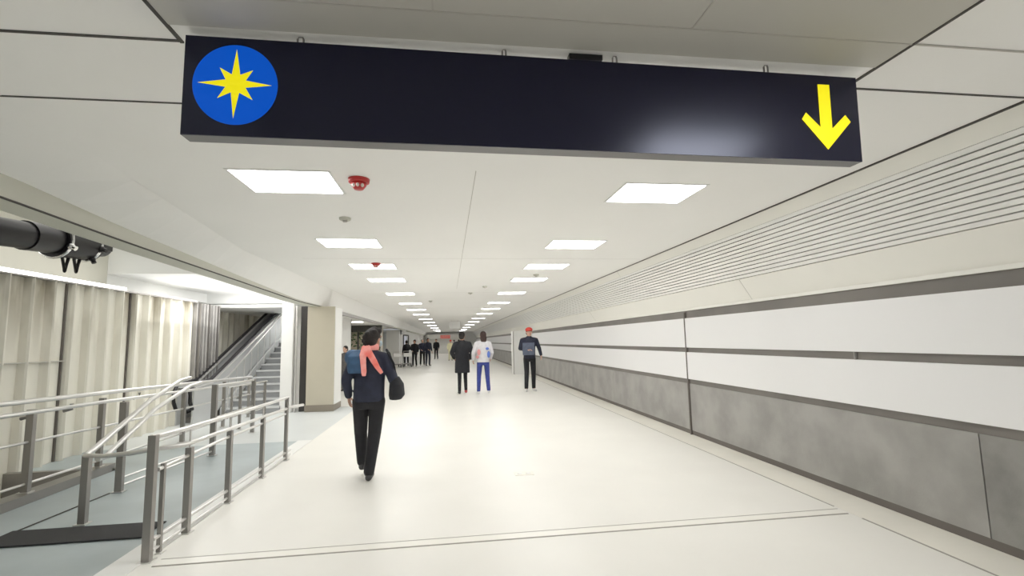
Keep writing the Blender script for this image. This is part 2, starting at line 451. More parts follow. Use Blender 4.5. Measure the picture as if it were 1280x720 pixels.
# ------------------------------------------------------------------ lights in the ceiling
lampY = [3.97, 6.42, 8.40, 10.25, 13.2, 16.6, 19.7, 23.2, 28, 33, 39, 46, 54, 61]
def make_light(name):
    t = thing(name, (0, 0, H), '', 'ceiling light')
    w, l = .36, .27
    mb = MB(); f = .02
    mb.box(-w - f, w + f, -l - f, -l, -.006, 0); mb.box(-w - f, w + f, l, l + f, -.006, 0)
    mb.box(-w - f, -w, -l, l, -.006, 0); mb.box(w, w + f, -l, l, -.006, 0)
    mb.build('light_frame', ['lamp_frame'], t)
    mb = MB(); mb.box(-w, w, -l, l, -.004, -.001); mb.build('diffuser', ['lamp_diffuser'], t)
    return t
words = ['first', 'second', 'third', 'fourth', 'fifth', 'sixth', 'seventh', 'eighth', 'ninth', 'tenth', 'eleventh', 'twelfth', 'thirteenth', 'fourteenth']
base = make_light('ceiling_light')
first = True
for side, X in (('left', -1.26), ('right', 1.76)):
    for i, y in enumerate(lampY):
        o = base if first else copy_tree(base); first = False
        o.location = (X + (.0 if side == 'left' else (.12 if i == 0 else 0)), y + (.1 if side == 'right' and i == 0 else 0), H)
        o['label'] = 'square recessed ceiling light, %s beyond the hanging sign in the %s row' % (words[i], side)
        o['group'] = 'recessed ceiling lights in the %s row' % side
o = copy_tree(base); o.location = (1.74, .85, H - .004)
o['label'] = 'square recessed ceiling light on the near side of the hanging sign'; o['group'] = 'recessed ceiling lights near the camera'
for i, y in enumerate((-2.0,)):
    for X in (.3,):
        o = copy_tree(base); o.location = (X, y, H - .004)
        o['label'] = 'square recessed ceiling light behind the viewpoint'; o['group'] = 'recessed ceiling lights near the camera'

# alarms and sprinklers
def alarm(loc, label, s=1.0):
    t = thing('fire_alarm', loc, label, 'alarm', group='red ceiling alarms')
    mb = MB(); mb.loft([((0, 0, 0), .085 * s, .085 * s), ((0, 0, -.03 * s), .08 * s, .08 * s), ((0, 0, -.034 * s), .07 * s, .07 * s)], n=24); mb.build('alarm_base', ['alarm_red'], t)
    mb = MB(); mb.loft([((0, 0, -.034 * s), .062 * s, .062 * s), ((0, 0, -.055 * s), .058 * s, .058 * s), ((0, 0, -.085 * s), .035 * s, .035 * s)], n=24); mb.build('sounder', ['alarm_red'], t)
    for a in (-2.2, -1.57, -.9):
        mb = MB(); c = (math.cos(a) * .056 * s, math.sin(a) * .056 * s, -.062 * s)
        mb.ell(c, (.013 * s, .013 * s, .016 * s)); mb.build('strobe_lens', ['alarm_lens'], t)
alarm((-.70, 3.86, H), 'red round fire alarm sounder on the ceiling beside the nearest left light', 1.0)
alarm((-1.17, 8.05, H), 'small red alarm on the ceiling beside the third light of the left row', .9)
sp = [(.61, 13.06, 'near the corridor middle, beyond the one to its right'), (.89, 11.5, 'right of the corridor middle'), (-.55, 15.5, 'beside the left light row, farthest away'),
      (-1.06, 5.1, 'between the first and second left lights'), (1.77, 9.45, 'between the third and fourth right lights')]
for x, y, tx in sp:
    t = thing('smoke_detector', (x, y, H), 'pale round smoke detector ' + tx, 'detector', group='smoke detectors on the ceiling')
    mb = MB(); mb.loft([((0, 0, 0), .06, .06), ((0, 0, -.02), .058, .058), ((0, 0, -.03), .045, .045)], n=24); mb.build('detector_base', ['beam_cream'], t)
    mb = MB(); mb.loft([((0, 0, -.03), .028, .028), ((0, 0, -.045), .02, .02)], n=16); mb.build('sensor', ['seam_soft'], t)

# ------------------------------------------------------------------ hanging sign
SY = 2.0
t = thing('hanging_sign', (.47, SY, 2.6), 'wide dark navy hanging sign with yellow star in blue disc and yellow down arrow', 'sign')
def sl(x, z): return (x - .47, z - 2.6)
tl = sl(-1.058, 2.822); bl = sl(-1.058, 2.398); tr = sl(2.005, 2.804); br = sl(1.995, 2.374)
def quadbox(mb, pts, y0, y1, mi=0):
    vs = [(p[0], y, p[1]) for y in (y0, y1) for p in pts]; n = len(pts)
    fs = [tuple(range(n)), tuple(range(n, 2 * n))[::-1]] + [(i, i + n, (i + 1) % n + n, (i + 1) % n) for i in range(n)]
    return mb.add([Vector(v) for v in vs], fs, mi)
mb = MB(); quadbox(mb, [tl, bl, br, tr], .006, .075); mb.build('sign_case', ['sign_edge'], t)
mb = MB(); quadbox(mb, [tl, bl, br, tr], 0, .006); mb.build('sign_face', ['sign_navy'], t)
cc = sl(-.858, 2.6165)
mb = MB(); quadbox(mb, [(cc[0] + .164 * math.cos(a), cc[1] + .172 * math.sin(a)) for a in [2 * PI * i / 64 for i in range(64)]], -.002, 0)
mb.build('blue_disc', ['sign_blue'], t)
star = [(-.857, 2.769), (-.791, 2.681), (-.716, 2.618), (-.789, 2.552), (-.861, 2.470), (-.925, 2.554), (-1.002, 2.618), (-.92, 2.686)]
ctr = (-.857, 2.62); pts = []
for i in range(8):
    p = star[i]; q = star[(i + 1) % 8]; pts.append(sl(*p))
    a = math.atan2(p[1] - ctr[1], p[0] - ctr[0]); b = math.atan2(q[1] - ctr[1], q[0] - ctr[0])
    if b > a: b -= 2 * PI
    m_ = (a + b) / 2; pts.append(sl(ctr[0] + .042 * math.cos(m_), ctr[1] + .042 * math.sin(m_)))
mb = MB(); vs = [Vector((sl(*ctr)[0], -.004, sl(*ctr)[1]))] + [Vector((p[0], -.004, p[1])) for p in pts]
mb.add(vs, [(0, i + 1, (i + 1) % 16 + 1) for i in range(16)])
mb.build('yellow_star', ['sign_yellow'], t)
arrow = [(1.790, 2.757), (1.852, 2.757), (1.848, 2.535), (1.924, 2.606), (1.950, 2.572), (1.815, 2.428), (1.690, 2.576), (1.714, 2.610), (1.785, 2.540)]
mb = MB(); A = [sl(*p) for p in arrow]; vs = [Vector((p[0], -.003, p[1])) for p in A]
mb.add(vs, [(0, 1, 2, 8), (2, 3, 4, 5), (8, 2, 5), (8, 5, 6, 7)]); mb.build('yellow_arrow', ['sign_yellow'], t)
for x, w in ((-.618, .012), (.26, .008), (.78, .010), (1.547, .010)):
    mb = MB(); x0 = x - .47
    mb.tube([(x0 - w, .03, .215), (x0 - w, .03, .25), (x0 - w * .6, .03, .262), (x0 + w * .6, .03, .262), (x0 + w, .03, .25), (x0 + w, .03, .205)], .0045, 8)
    mb.build('hook', ['steel_dark'], t)
mb = MB(); mb.box(.09, .25, .02, .06, .232, .258); mb.build('ceiling_clamp', ['black_metal'], t, .003)

# ------------------------------------------------------------------ railings
def bar(x, y, z0, z1, parent, w=.05, d_=.014, rz=0, m='steel_dark', name='post'):
    M = Matrix.Translation((x, y, 0)) @ Matrix.Rotation(rz, 4, 'Z')
    mb = MB(); mb.box(-w / 2, w / 2, -d_ / 2, d_ / 2, z0, z1, 0, M); o = mb.build(name, [m], parent, .002)
    mb2 = MB(); mb2.box(-w / 2 - .02, w / 2 + .02, -d_ / 2 - .02, d_ / 2 + .02, z0, z0 + .008, 0, M); mb2.build('foot_plate', ['steel'], o)
    return o
def rail(pts, r, parent, name, m='steel'):
    mb = MB(); mb.tube(pts, r, 14); return mb.build(name, [m], parent)
XR = -2.19
t = thing('railing', (0, 0, 0), 'stainless steel double handrail on flat posts along the edge of the corridor floor', 'railing')
for i, y in enumerate((4.02, 4.55, 5.32, 6.2, 7.05)):
    p = bar(XR, y, .0, (.90 if i == 0 else .70 if i < 4 else .83), t, w=.055 - .004 * i, d_=.05)
bar(XR + .0, 4.17, 0, .66, t, .03, .03)
rail([(-3.24, 4.92, .60), (-2.95, 4.70, .63), (-2.6, 4.46, .69), (-2.4, 4.40, .725), (XR, 4.48, .735), (XR, 5.3, .72), (XR, 7.3, .68), (XR, 7.8, .64)], .019, t, 'handrail')
rail([(XR, 4.0, .885), (XR, 4.42, .87), (XR, 5.5, .85), (XR, 7.1, .83)], .019, t, 'upper_rail')
rail([(XR, 4.08, .13), (XR, 7.25, .10)], .015, t, 'lower_rail')
rail([(XR, 4.08, .055), (XR, 7.25, .04)], .013, t, 'lower_rail')
rail([(XR, 4.1, .63), (XR, 5.2, .645), (XR, 7.0, .62)], .014, t, 'middle_rail')
for y in (4.55, 5.32, 6.2):
    rail([(XR, y, .69), (XR, y, .86)], .008, t, 'rail_stem')

t = thing('railing', (0, 0, 0), 'stainless steel railing on flat posts in front of the fluted wall', 'railing')
XB = -4.34
for i, (y, w, zt) in enumerate(((4.9, .07, .95), (5.78, .07, .93), (6.83, .06, .93), (8.75, .06, .88), (10.2, .05, .86), (11.4, .05, .84))):
    bar(XB, y, .09 if y < 7 else 0.0, zt, t, w=w, d_=.05)
rail([(XB, 4.2, 1.06), (XB, 7, .99), (XB, 11.5, .86)], .026, t, 'handrail')
rail([(XB + .03, 4.2, .94), (XB + .03, 7, .88), (XB + .03, 11.4, .75)], .023, t, 'second_rail')
rail([(XB, 4.2, .64), (XB, 7, .57), (XB, 11.4, .50)], .014, t, 'middle_rail')
rail([(XB, 4.2, .20), (XB, 7, .16), (XB, 11.4, .12)], .014, t, 'lower_rail')
for y in (5.2, 5.78, 6.35, 7.6):
    mb = MB(); mb.tube([(XB - .02, y, .92), (XB - .02, y, .86), (XB - .10, y, .84)], .02, 8); mb.build('rail_bracket', ['steel_dark'], t)

t = thing('railing', (0, 0, 0), 'steel railing with two sloping handrails rising from a short post', 'railing')
bar(-3.24, 4.95, 0, .60, t, .06, .05)
bar(-3.56, 5.95, 0, .96, t, .07, .05)
bar(-3.36, 7.6, 0, 1.0, t, .07, .05)
bar(-3.5, 9.4, 0, .95, t, .06, .05)
rail([(-3.24, 4.93, .60), (-3.24, 5.02, .63), (-3.52, 6.35, .93), (-3.68, 7.3, 1.09), (-3.75, 7.7, 1.10)], .026, t, 'handrail')
rail([(-3.14, 4.93, .56), (-3.14, 5.02, .56), (-3.38, 6.2, .84), (-3.5, 7.2, 1.02), (-3.55, 7.6, 1.03)], .023, t, 'handrail')
rail([(-3.56, 5.95, .14), (-3.36, 7.6, .14)], .012, t, 'lower_rail')
rail([(-3.56, 5.95, .06), (-3.36, 7.6, .06)], .012, t, 'lower_rail')
rail([(-3.36, 7.6, .98), (-3.5, 9.4, .93)], .018, t, 'upper_rail')
rail([(-3.36, 7.6, .52), (-3.5, 9.4, .47)], .013, t, 'middle_rail')

# short gate rails in front of the stairs
t = thing('railing', (0, 0, 0), 'short steel barrier with thin uprights in front of the staircase', 'railing')
for k, (x, y) in enumerate(((-3.95, 9.6), (-3.9, 9.85), (-3.85, 10.3), (-3.8, 10.8))):
    bar(x, y, 0, .80, t, .045 if k % 2 else .03, .04)
rail([(-3.97, 9.5, .80), (-3.8, 10.9, .80)], .016, t, 'handrail')
rail([(-3.97, 9.5, .60), (-3.8, 10.9, .60)], .012, t, 'middle_rail')
rail([(-3.97, 9.5, .25), (-3.8, 10.9, .25)], .012, t, 'lower_rail')

# ------------------------------------------------------------------ staircase and escalator
t = thing('staircase', (0, 0, 0), 'grey straight staircase climbing away beside the escalator', 'staircase')
SY0, TR, RS, NST = 11.9, .33, .15, 22
for i in range(NST):
    pass
mb = MB()
for i in range(NST):
    y = SY0 + i * TR
    mb.box(-5.0, -3.86, y, y + TR + .01, max(0, i * RS - .15), (i + 1) * RS, 0)
    mb.box(-5.0, -3.86, y - .015, y + .05, (i + 1) * RS - .035, (i + 1) * RS + .004, 1)
mb.build('steps', ['stair_grey', 'stair_nosing'], t)
slope = RS / TR
def sz(y, o_=0): return (y - SY0) * slope + o_
mb = MB(); ya, yb = 11.7, 18.8
mb.add([Vector(v) for v in [(-5.05, ya, 0), (-5.05, yb, sz(yb)), (-5.05, yb, sz(yb, .22)), (-5.05, ya, .18), (-5.0, ya, 0), (-5.0, yb, sz(yb)), (-5.0, yb, sz(yb, .22)), (-5.0, ya, .18)]],
       [(0, 1, 2, 3), (4, 7, 6, 5), (0, 3, 7, 4), (3, 2, 6, 7), (1, 5, 6, 2)])
mb.build('stringer', ['glass_grey'], t)
rail([(-5.0, 11.6, .80), (-5.0, 11.9, .86), (-5.0, 18.6, sz(18.6, .90))], .022, t, 'handrail')
for i in range(16):
    y = 11.95 + i * .42; rail([(-5.0, y, sz(y, .1)), (-5.0, y, sz(y, .86))], .012, t, 'baluster')

t = thing('escalator', (0, 0, 0), 'escalator with pale side panel and black moving handrail rising along the fluted wall', 'escalator')
def ez(y, o_=0): return .05 + max(0, (y - 11.3)) * .42 + o_
mb = MB(); ya, ym, yb = 10.0, 11.3, 18.0
mb2 = MB()
for x0, x1, mbx in ((-5.41, -5.38, mb), (-5.11, -5.08, mb2)):
    vs = []
    for x in (x0, x1):
        vs += [Vector((x, 10.6, 0)), Vector((x, ym, 0)), Vector((x, yb, ez(yb) - .25)), Vector((x, yb, ez(yb, .74))), Vector((x, ym, .80)), Vector((x, 10.6, .76))]
    mbx.add(vs, [(0, 1, 2, 3, 4, 5), (11, 10, 9, 8, 7, 6)] + [(i, i + 6, (i + 1) % 6 + 6, (i + 1) % 6) for i in range(6)])
mb.build('balustrade', ['glass_grey'], t); mb2.build('balustrade', ['glass_grey'], t)
for x in (-5.395, -5.095):
    mb = MB(); mb.tube([(x, 10.6, .30), (x, 10.5, .45), (x, 10.48, .65), (x, 10.6, .80), (x, ym, .84), (x, yb, ez(yb, .80))], .035, 10); mb.build('moving_handrail', ['black_plastic'], t)
    mb = MB(); mb.tube([(x + .03, 10.6, .72), (x + .03, ym, .76), (x + .03, yb, ez(yb, .72))], .022, 8); mb.build('trim_rail', ['steel'], t)
mb = MB()
for i in range(26):
    y = 10.9 + i * .26; mb.box(-5.37, -5.12, y, y + .27, max(0, ez(y) - .3), ez(y) + .05)
mb.build('escalator_steps', ['band_grey'], t)
mb = MB(); mb.tube([(-5.36, 10.9, .22), (-5.36, ym, .24), (-5.36, yb, ez(yb, .25))], .04, 8); mb.build('skirt_brush', ['mat_black'], t)

# ------------------------------------------------------------------ columns by the stairs
mb = MB(); mb.box(-3.84, -3.72, 12.1, 19.4, 0, 2.62); mb.box(-3.88, -3.62, 11.95, 12.2, 0, 2.60); struct(mb, 'wall_stair', ['column_white'])
mb = MB(); mb.box(-6.5, -3.72, 19.3, 19.4, 0, 4.2, 0); struct(mb, 'wall_stair_back', ['stone_grey', 'column_white'])
t = thing('column', (0, 0, 0), 'square cream stone column with grey base beside the staircase', 'column')
mb = MB(); mb.box(-3.28, -2.66, 11.87, 12.6, .10, 2.44, 0); mb.build('shaft', ['column_cream'], t, .006)
mb = MB(); mb.box(-3.30, -2.645, 11.85, 12.62, 0, .15); mb.build('base', ['column_base'], t, .004)
mb = MB(); mb.box(-2.659, -2.648, 11.9, 12.6, .15, 2.43); mb.build('side_lit', ['column_white'], t)  # corridor side of the shaft, its lit look put into a paler colour
mb = MB(); mb.box(-3.46, -3.27, 11.98, 12.3, 0, 2.46); o = mb.build('steel_column', ['column_dark'], bevel=.004); tag(o, 'narrow dark metal column standing against the cream column', 'column')
mb = MB(); mb.tube([(-3.53, 11.9, 0), (-3.53, 11.9, 2.47)], .022, 12); mb.tube([(-3.60, 11.95, 0), (-3.60, 11.95, 2.47)], .012, 8)
o = mb.build('downpipe', ['steel']); tag(o, 'thin steel pipe standing between the white and dark columns', 'pipe')

# ------------------------------------------------------------------ side hall on the left beyond the column
mb = MB(); mb.box(-7.2, -2.95, 12.7, 34.0, 2.50, 2.56); struct(mb, 'ceiling_side', ['soffit_white'])
mb = MB(); mb.box(-3.02, -2.94, 12.6, 27, 2.36, 2.45); struct(mb, 'trim_16', ['steel_dark'])
for i, y in enumerate((15.5, 18.5, 22.0)):
    o = copy_tree(base); o.location = (-4.1, y, 2.5); o['label'] = 'square recessed light in the side hall ceiling, %s from the cream column' % words[i]; o['group'] = 'lights in the side hall ceiling'
mb = MB(); mb.box(-7.2, -7.1, 19.4, 34, 0, 2.6); mb.box(-7.2, -3.84, 19.41, 19.45, 0, 2.6); mb.box(-7.2, -4.4, 33.9, 34.0, 0, 2.6); struct(mb, 'wall_side', ['shop_cream'])
t = thing('storefront', (-5.2, 26, 0), 'shop front with dark frames and green plants behind the striding person', 'shop front')
mb = MB(); mb.box(-1.9, 1.1, .3, .36, 0, 2.2); mb.build('back_panel', ['shop_cream'], t)
for i in range(9):
    x = -1.6 + i * .33
    mb = MB(); mb.box(x, x + .07, 0, .06, 0, 2.2); mb.build('mullion', ['shop_dark' if i % 2 else 'shop_white'], t)
mb = MB(); mb.box(-1.7, 1.1, -.02, .1, 1.95, 2.25); mb.build('header', ['shop_dark'], t)
mb = MB(); mb.box(-1.7, 1.1, -.06, .2, 0, .45); mb.build('plinth', ['steel_dark'], t)
mb = MB()
for i in range(170):
    x = random.uniform(-1.6, 1.05); z = random.uniform(.9, 1.9); y = random.uniform(.08, .26)
    a = random.uniform(0, PI); s_ = random.uniform(.05, .12)
    v = Vector((math.cos(a) * s_, 0, math.sin(a) * s_)); w = Vector((-math.sin(a) * s_ * .35, random.uniform(-.04, .04), math.cos(a) * s_ * .35))
    c = Vector((x, y, z)); mb.add([c - v, c + w, c + v, c - w], [(0, 1, 2, 3)])
o = mb.build('plant_foliage', ['shop_green'], t); o['kind'] = 'stuff'; t.scale = (1.2, 1, 1.1); t.location = (-4.75, 26, 0)

mb = MB(); mb.box(-4.15, -3.30, 33.6, 34.3, 0, 2.42); o = mb.build('pillar', ['column_white'], bevel=.01); tag(o, 'broad white pillar on the left of the corridor behind the striding person', 'pillar')
mb = MB(); mb.box(-3.3, -3.2, 40, Y1, 0, 2.45); mb.box(-3.3, -2.9, 34.3, 34.4, 2.1, 2.45); mb.box(-3.3, -3.2, 34.3, 35.2, 0, 2.45); mb.box(-3.3, -3.2, 35.2, 40, 2.05, 2.45)
struct(mb, 'wall_left_far', ['column_white'])
mb = MB(); mb.box(-4.6, -4.5, 34.3, 40.3, 0, 2.5); mb.box(-4.6, -3.3, 34.2, 40.3, 2.3, 2.4); struct(mb, 'wall_recess', ['recess_grey'])
t = thing('doorway_frame', (-3.18, 36, 0), 'dark framed opening in the left wall behind the distant group', 'doorway')
mb = MB(); mb.box(-.02, .05, -.7, -.6, 0, 2.1); mb.build('jamb', ['shop_dark'], t)
mb = MB(); mb.box(-.02, .05, 3.7, 3.8, 0, 2.1); mb.build('jamb', ['shop_dark'], t)
mb = MB(); mb.box(-.02, .05, -.7, 3.8, 2.05, 2.15); mb.build('lintel', ['shop_dark'], t)

# far end of the corridor
mb = MB(); mb.box(-3.3, XW, Y1 - .1, Y1, 0, H); struct(mb, 'wall_end', ['soffit_white'])
t = thing('shop_kiosk', (-.1, 64, 0), 'distant kiosk with a red and brown fascia at the far end of the corridor', 'kiosk')
mb = MB(); mb.box(-2.6, 2.2, 0, 1, 0, 1.1); mb.build('counter', ['shop_white'], t)
mb = MB(); mb.box(-2.6, 2.2, 0, .1, 1.9, 2.5); mb.build('fascia', ['shop_white'], t)
mb = MB(); mb.box(-.9, .4, -.06, 0, 1.95, 2.4); mb.build('red_panel', ['scarf_coral'], t)
mb = MB(); mb.box(-2.6, 2.2, .6, .7, 1.1, 1.9); mb.build('back_wall', ['shop_white'], t)
# small hanging sign box far away
t = thing('hanging_sign', (.42, 30, 2.86), 'small pale grey hanging sign seen end-on far down the corridor', 'sign')
mb = MB(); mb.box(-.33, .33, -.1, .1, -.52, -.08); mb.build('sign_box', ['lamp_frame'], t, .01)
for x in (-.2, .2):
    mb = MB(); mb.tube([(x, 0, -.09), (x, 0, 0)], .012, 8); mb.build('hanger_rod', ['steel'], t)

# luggage carts by the pillar
def cart(name, loc, rz, label):
    t = thing(name, loc, label, 'cart', rz, 'luggage carts by the white pillar')
    mb = MB(); mb.tube([(-.25, 0, .2), (-.25, 0, 1.0), (.25, 0, 1.0), (.25, 0, .2)], .02, 8); mb.build('cart_handle', ['steel'], t)
    mb = MB(); mb.box(-.28, .28, 0, .8, .17, .22); mb.build('cart_deck', ['steel_dark'], t, .01)
    mb = MB(); mb.box(-.25, .25, 0, .2, .65, .88); mb.build('cart_basket', ['steel'], t, .01)
    for x in (-.24, .24):
        for y in (.06, .72):
            mb = MB(); mb.tube([(x - .02, y, .09), (x + .02, y, .09)], .09, 14); mb.build('wheel', ['mat_black'], t)
cart('luggage_cart', (-3.15, 31.0, 0), .3, 'low steel luggage cart nearest the white pillar')
cart('luggage_cart', (-2.55, 31.4, 0), .2, 'low steel luggage cart beside the distant standing group')

# ------------------------------------------------------------------ people
def person(label, loc, rz, J, top='cloth_black', pants='trouser_black', shoes='shoe_dark', hair='hair_dark', skin='skin', vox=.011,
           coat=0.0, bulk=1.0, hairstyle='short', cap=None, group=None, fingers=True, eyes=True, pantw=1.0, shoe2=None, collar=True):
    t = thing('person', loc, label, 'person', rz, group)
    s = J.get('s', 1.0)
    V = lambda p: Vector(p) * s
    hd = V(J.get('head', (0, .02, 1.60))); yaw = J.get('yaw', 0.0); tilt = J.get('tilt', 0)
    Rh = Matrix.Rotation(yaw, 3, 'Z') @ Matrix.Rotation(tilt, 3, 'Y')
    pel = V(J.get('pelvis', (0, 0, .93))); che = V(J.get('chest', (0, 0, 1.28))); nk = V(J.get('neck', (0, 0, 1.46)))
    hips = {k: pel + Vector((sx * .095 * s, 0, -.04 * s)) for k, sx in (('L', -1), ('R', 1))}
    sh = {k: V(J['sh' + k]) for k in 'LR'}; el = {k: V(J['el' + k]) for k in 'LR'}; wr = {k: V(J['wr' + k]) for k in 'LR'}
    kn = {k: V(J['kn' + k]) for k in 'LR'}; an = {k: V(J['an' + k]) for k in 'LR'}
    toe = {k: V(J['to' + k]) for k in 'LR'}
    # ---- body
    b = MB()
    b.ell(hd + Rh @ Vector((0, -.008, .012)) * s, (.078 * s, .098 * s, .105 * s), Rh)
    b.ell(hd + Rh @ Vector((0, .035, -.055)) * s, (.056 * s, .062 * s, .065 * s), Rh)       # jaw
    b.ell(hd + Rh @ Vector((0, .092, -.082)) * s, (.022 * s, .018 * s, .018 * s), Rh)       # chin
    b.cap(hd + Rh @ Vector((0, .090, .018)) * s, hd + Rh @ Vector((0, .108, -.022)) * s, .010 * s, .016 * s)  # nose
    b.ell(hd + Rh @ Vector((0, .088, -.052)) * s, (.024 * s, .014 * s, .010 * s), Rh)
    for sx in (-1, 1):
        b.ell(hd + Rh @ Vector((sx * .082, .0, -.01)) * s, (.012 * s, .020 * s, .032 * s), Rh)
        b.ell(hd + Rh @ Vector((sx * .040, .070, .035)) * s, (.028 * s, .02 * s, .012 * s), Rh)
    b.chain([nk - Vector((0, 0, .04 * s)), hd + Rh @ Vector((0, -.012, -.06)) * s], [.060 * s, .052 * s])
    b.loft([(pel + Vector((0, 0, -.10 * s)), .13 * s, .09 * s), (pel, .155 * s, .10 * s), (pel.lerp(che, .35), .13 * s, .088 * s), (che, .155 * s, .10 * s),
            (nk + Vector((0, 0, -.09 * s)), .15 * s, .085 * s), (nk + Vector((0, 0, -.02 * s)), .07 * s, .06 * s)])
    for k in 'LR':
        b.chain([sh[k], el[k], wr[k]], [.048 * s, .038 * s, .027 * s])
        b.cap(nk + Vector((0, 0, -.06 * s)), sh[k], .055 * s, .05 * s)
        b.chain([hips[k], kn[k], an[k]], [.082 * s, .052 * s, .036 * s])
        f = (toe[k] - an[k]); b.cap(an[k] + Vector((0, 0, -.03 * s)), toe[k], .036 * s, .028 * s)
        # hand
        hdv = J.get('hand' + k)
        dirv = (Vector(hdv) if hdv else (wr[k] - el[k])).normalized()
        side = Vector((0, 1, 0)); side = (side - dirv * side.dot(dirv)).normalized()     # finger spread axis
        nor = dirv.cross(side).normalized(); sx = -1 if k == 'L' else 1
        inn = nor if nor.x * sx < 0 else -nor                                            # palm faces the body
        pc = wr[k] + dirv * .045 * s
        Rm = Matrix((side, inn, dirv)).transposed()
        b.ell(pc, (.040 * s, .018 * s, .055 * s), Rm)
        if fingers:
            for fi, (off, ln) in enumerate(((.029, .070), (.010, .080), (-.010, .074), (-.028, .058))):
                p0 = wr[k] + dirv * .078 * s + side * off * s
                p1 = p0 + (dirv * .9 + inn * .25).normalized() * ln * .5 * s
                p2 = p1 + (dirv * .6 + inn * .75).normalized() * ln * .5 * s
                b.chain([p0, p1, p2], [.0105 * s, .0095 * s, .0080 * s])
            p0 = wr[k] + dirv * .02 * s + side * .028 * s
            p1 = p0 + (dirv * .55 + side * .65 + inn * .35).normalized() * .040 * s
            p2 = p1 + (dirv * .9 + inn * .3 + side * .1).normalized() * .034 * s
            b.chain([p0, p1, p2], [.013 * s, .011 * s, .009 * s])
        else:
            b.ell(wr[k] + dirv * .115 * s, (.034 * s, .017 * s, .05 * s), Rm)
    b.blob('body', [skin], t, vox * .75, 2)
    if eyes:
        for sx in (-1, 1):
            m = MB(); m.ell(hd + Rh @ Vector((sx * .032, .089, .018)) * s, (.012 * s, .007 * s, .008 * s), Rh, 0, 12, 8); m.build('eye', ['eye_dark'], t)
        m = MB(); m.ell(hd + Rh @ Vector((0, .1005, -.050)) * s, (.022 * s, .005 * s, .007 * s), Rh, 0, 12, 8); m.build('mouth', ['lip'], t)
    # ---- hair
    m = MB()
    m.ell(hd + Rh @ Vector((0, -.020, .032)) * s, (.091 * s, .103 * s, .103 * s), Rh)
    m.ell(hd + Rh @ Vector((0, -.050, -.015)) * s, (.084 * s, .070 * s, .085 * s), Rh)
    if hairstyle == 'long':
        m.ell(hd + Rh @ Vector((0, -.06, -.07)) * s, (.095 * s, .06 * s, .10 * s), Rh)
        m.ell(hd + Rh @ Vector((0, -.075, -.13)) * s, (.088 * s, .045 * s, .07 * s), Rh)
    if hairstyle == 'messy':
        for q in ((-.095, -.01, .04), (-.06, .03, .10), (.06, .02, .10), (-.09, -.05, -.03), (.0, -.11, .06), (-.07, -.03, .05), (.05, -.05, .09), (-.05, -.09, .02), (-.085, .0, -.01), (.02, -.02, .115), (-.03, -.09, -.05)):
            m.ell(hd + Rh @ Vector(q) * s, (.035 * s, .035 * s, .035 * s), Rh)
    if hairstyle == 'bun': m.ell(hd + Rh @ Vector((0, -.10, .06)) * s, (.05 * s, .045 * s, .045 * s), Rh)
    m.blob('hair', [hair], t, vox * .8, 3)
    if cap:
        m = MB(); m.ell(hd + Rh @ Vector((0, -.006, .062)) * s, (.104 * s, .120 * s, .075 * s), Rh)
        m.ell(hd + Rh @ Vector((0, .105, .045)) * s, (.075 * s, .075 * s, .010 * s), Rh)
        m.blob('cap', [cap], t, vox * .7, 2)
    # ---- top
    B = bulk; m = MB(); hem = pel + Vector((0, 0, (-.06 - coat) * s))
    lo = [(hem, (.176 + coat * .05) * B * s, (.125 + coat * .05) * B * s)]
    if coat > .2: lo.append((pel + Vector((0, 0, -.08 * s)), .185 * B * s, .135 * B * s))
    lo += [(pel + Vector((0, 0, .06 * s)), .172 * B * s, .125 * B * s), (pel.lerp(che, .5), .172 * B * s, .125 * B * s), (che, .182 * B * s, .132 * B * s),
           (nk + Vector((0, -.005 * s, -.10 * s)), .140 * B * s, .108 * B * s), (nk + Vector((0, 0, -.015 * s)), .085 * s, .075 * s)]
    if collar: lo.append((nk + Vector((0, 0, .025 * s)), .070 * s, .066 * s))
    m.loft(lo)
    for k in 'LR':
        m.cap(nk + Vector((0, 0, -.045 * s)), sh[k] + Vector((0, 0, -.018 * s)), .060 * s * B ** .3, .066 * s * B)
        cuff = wr[k].lerp(el[k], .10)
        m.chain([sh[k] + Vector((0, 0, -.022 * s)), el[k], cuff], [.068 * s * B, .058 * s * B, .044 * s * B])
    topo = m.blob('jacket', [top], t, vox, 7)
    # ---- trousers
    m = MB()
    m.loft([(pel + Vector((0, 0, -.14 * s)), (.145) * s * pantw, .108 * s), (pel + Vector((0, 0, -.03 * s)), .150 * s * pantw, .118 * s), (pel + Vector((0, 0, .08 * s)), .140 * s, .105 * s)])
    for k in 'LR':
        m.chain([hips[k] + Vector((0, 0, -.02 * s)), kn[k], an[k] + Vector((0, 0, .015 * s))], [.088 * s * pantw, .070 * s * pantw, .056 * s * pantw])
    m.blob('trousers', [pants], t, vox, 4)
    for k in 'LR':
        a = an[k]; tt = toe[k]; m = MB()
        fd = (tt - a); fd.z = 0; fd.normalize()
        m.cap(a + Vector((0, 0, -.042 * s)) - fd * .025 * s, tt, .040 * s, .034 * s)
        m.ell(a + Vector((0, 0, -.02 * s)), (.045 * s, .045 * s, .045 * s))
        so = m.blob('shoe', [shoe2 if (shoe2 and k == 'R') else shoes], t, vox * .7, 2)
    return t, topo, hd, s

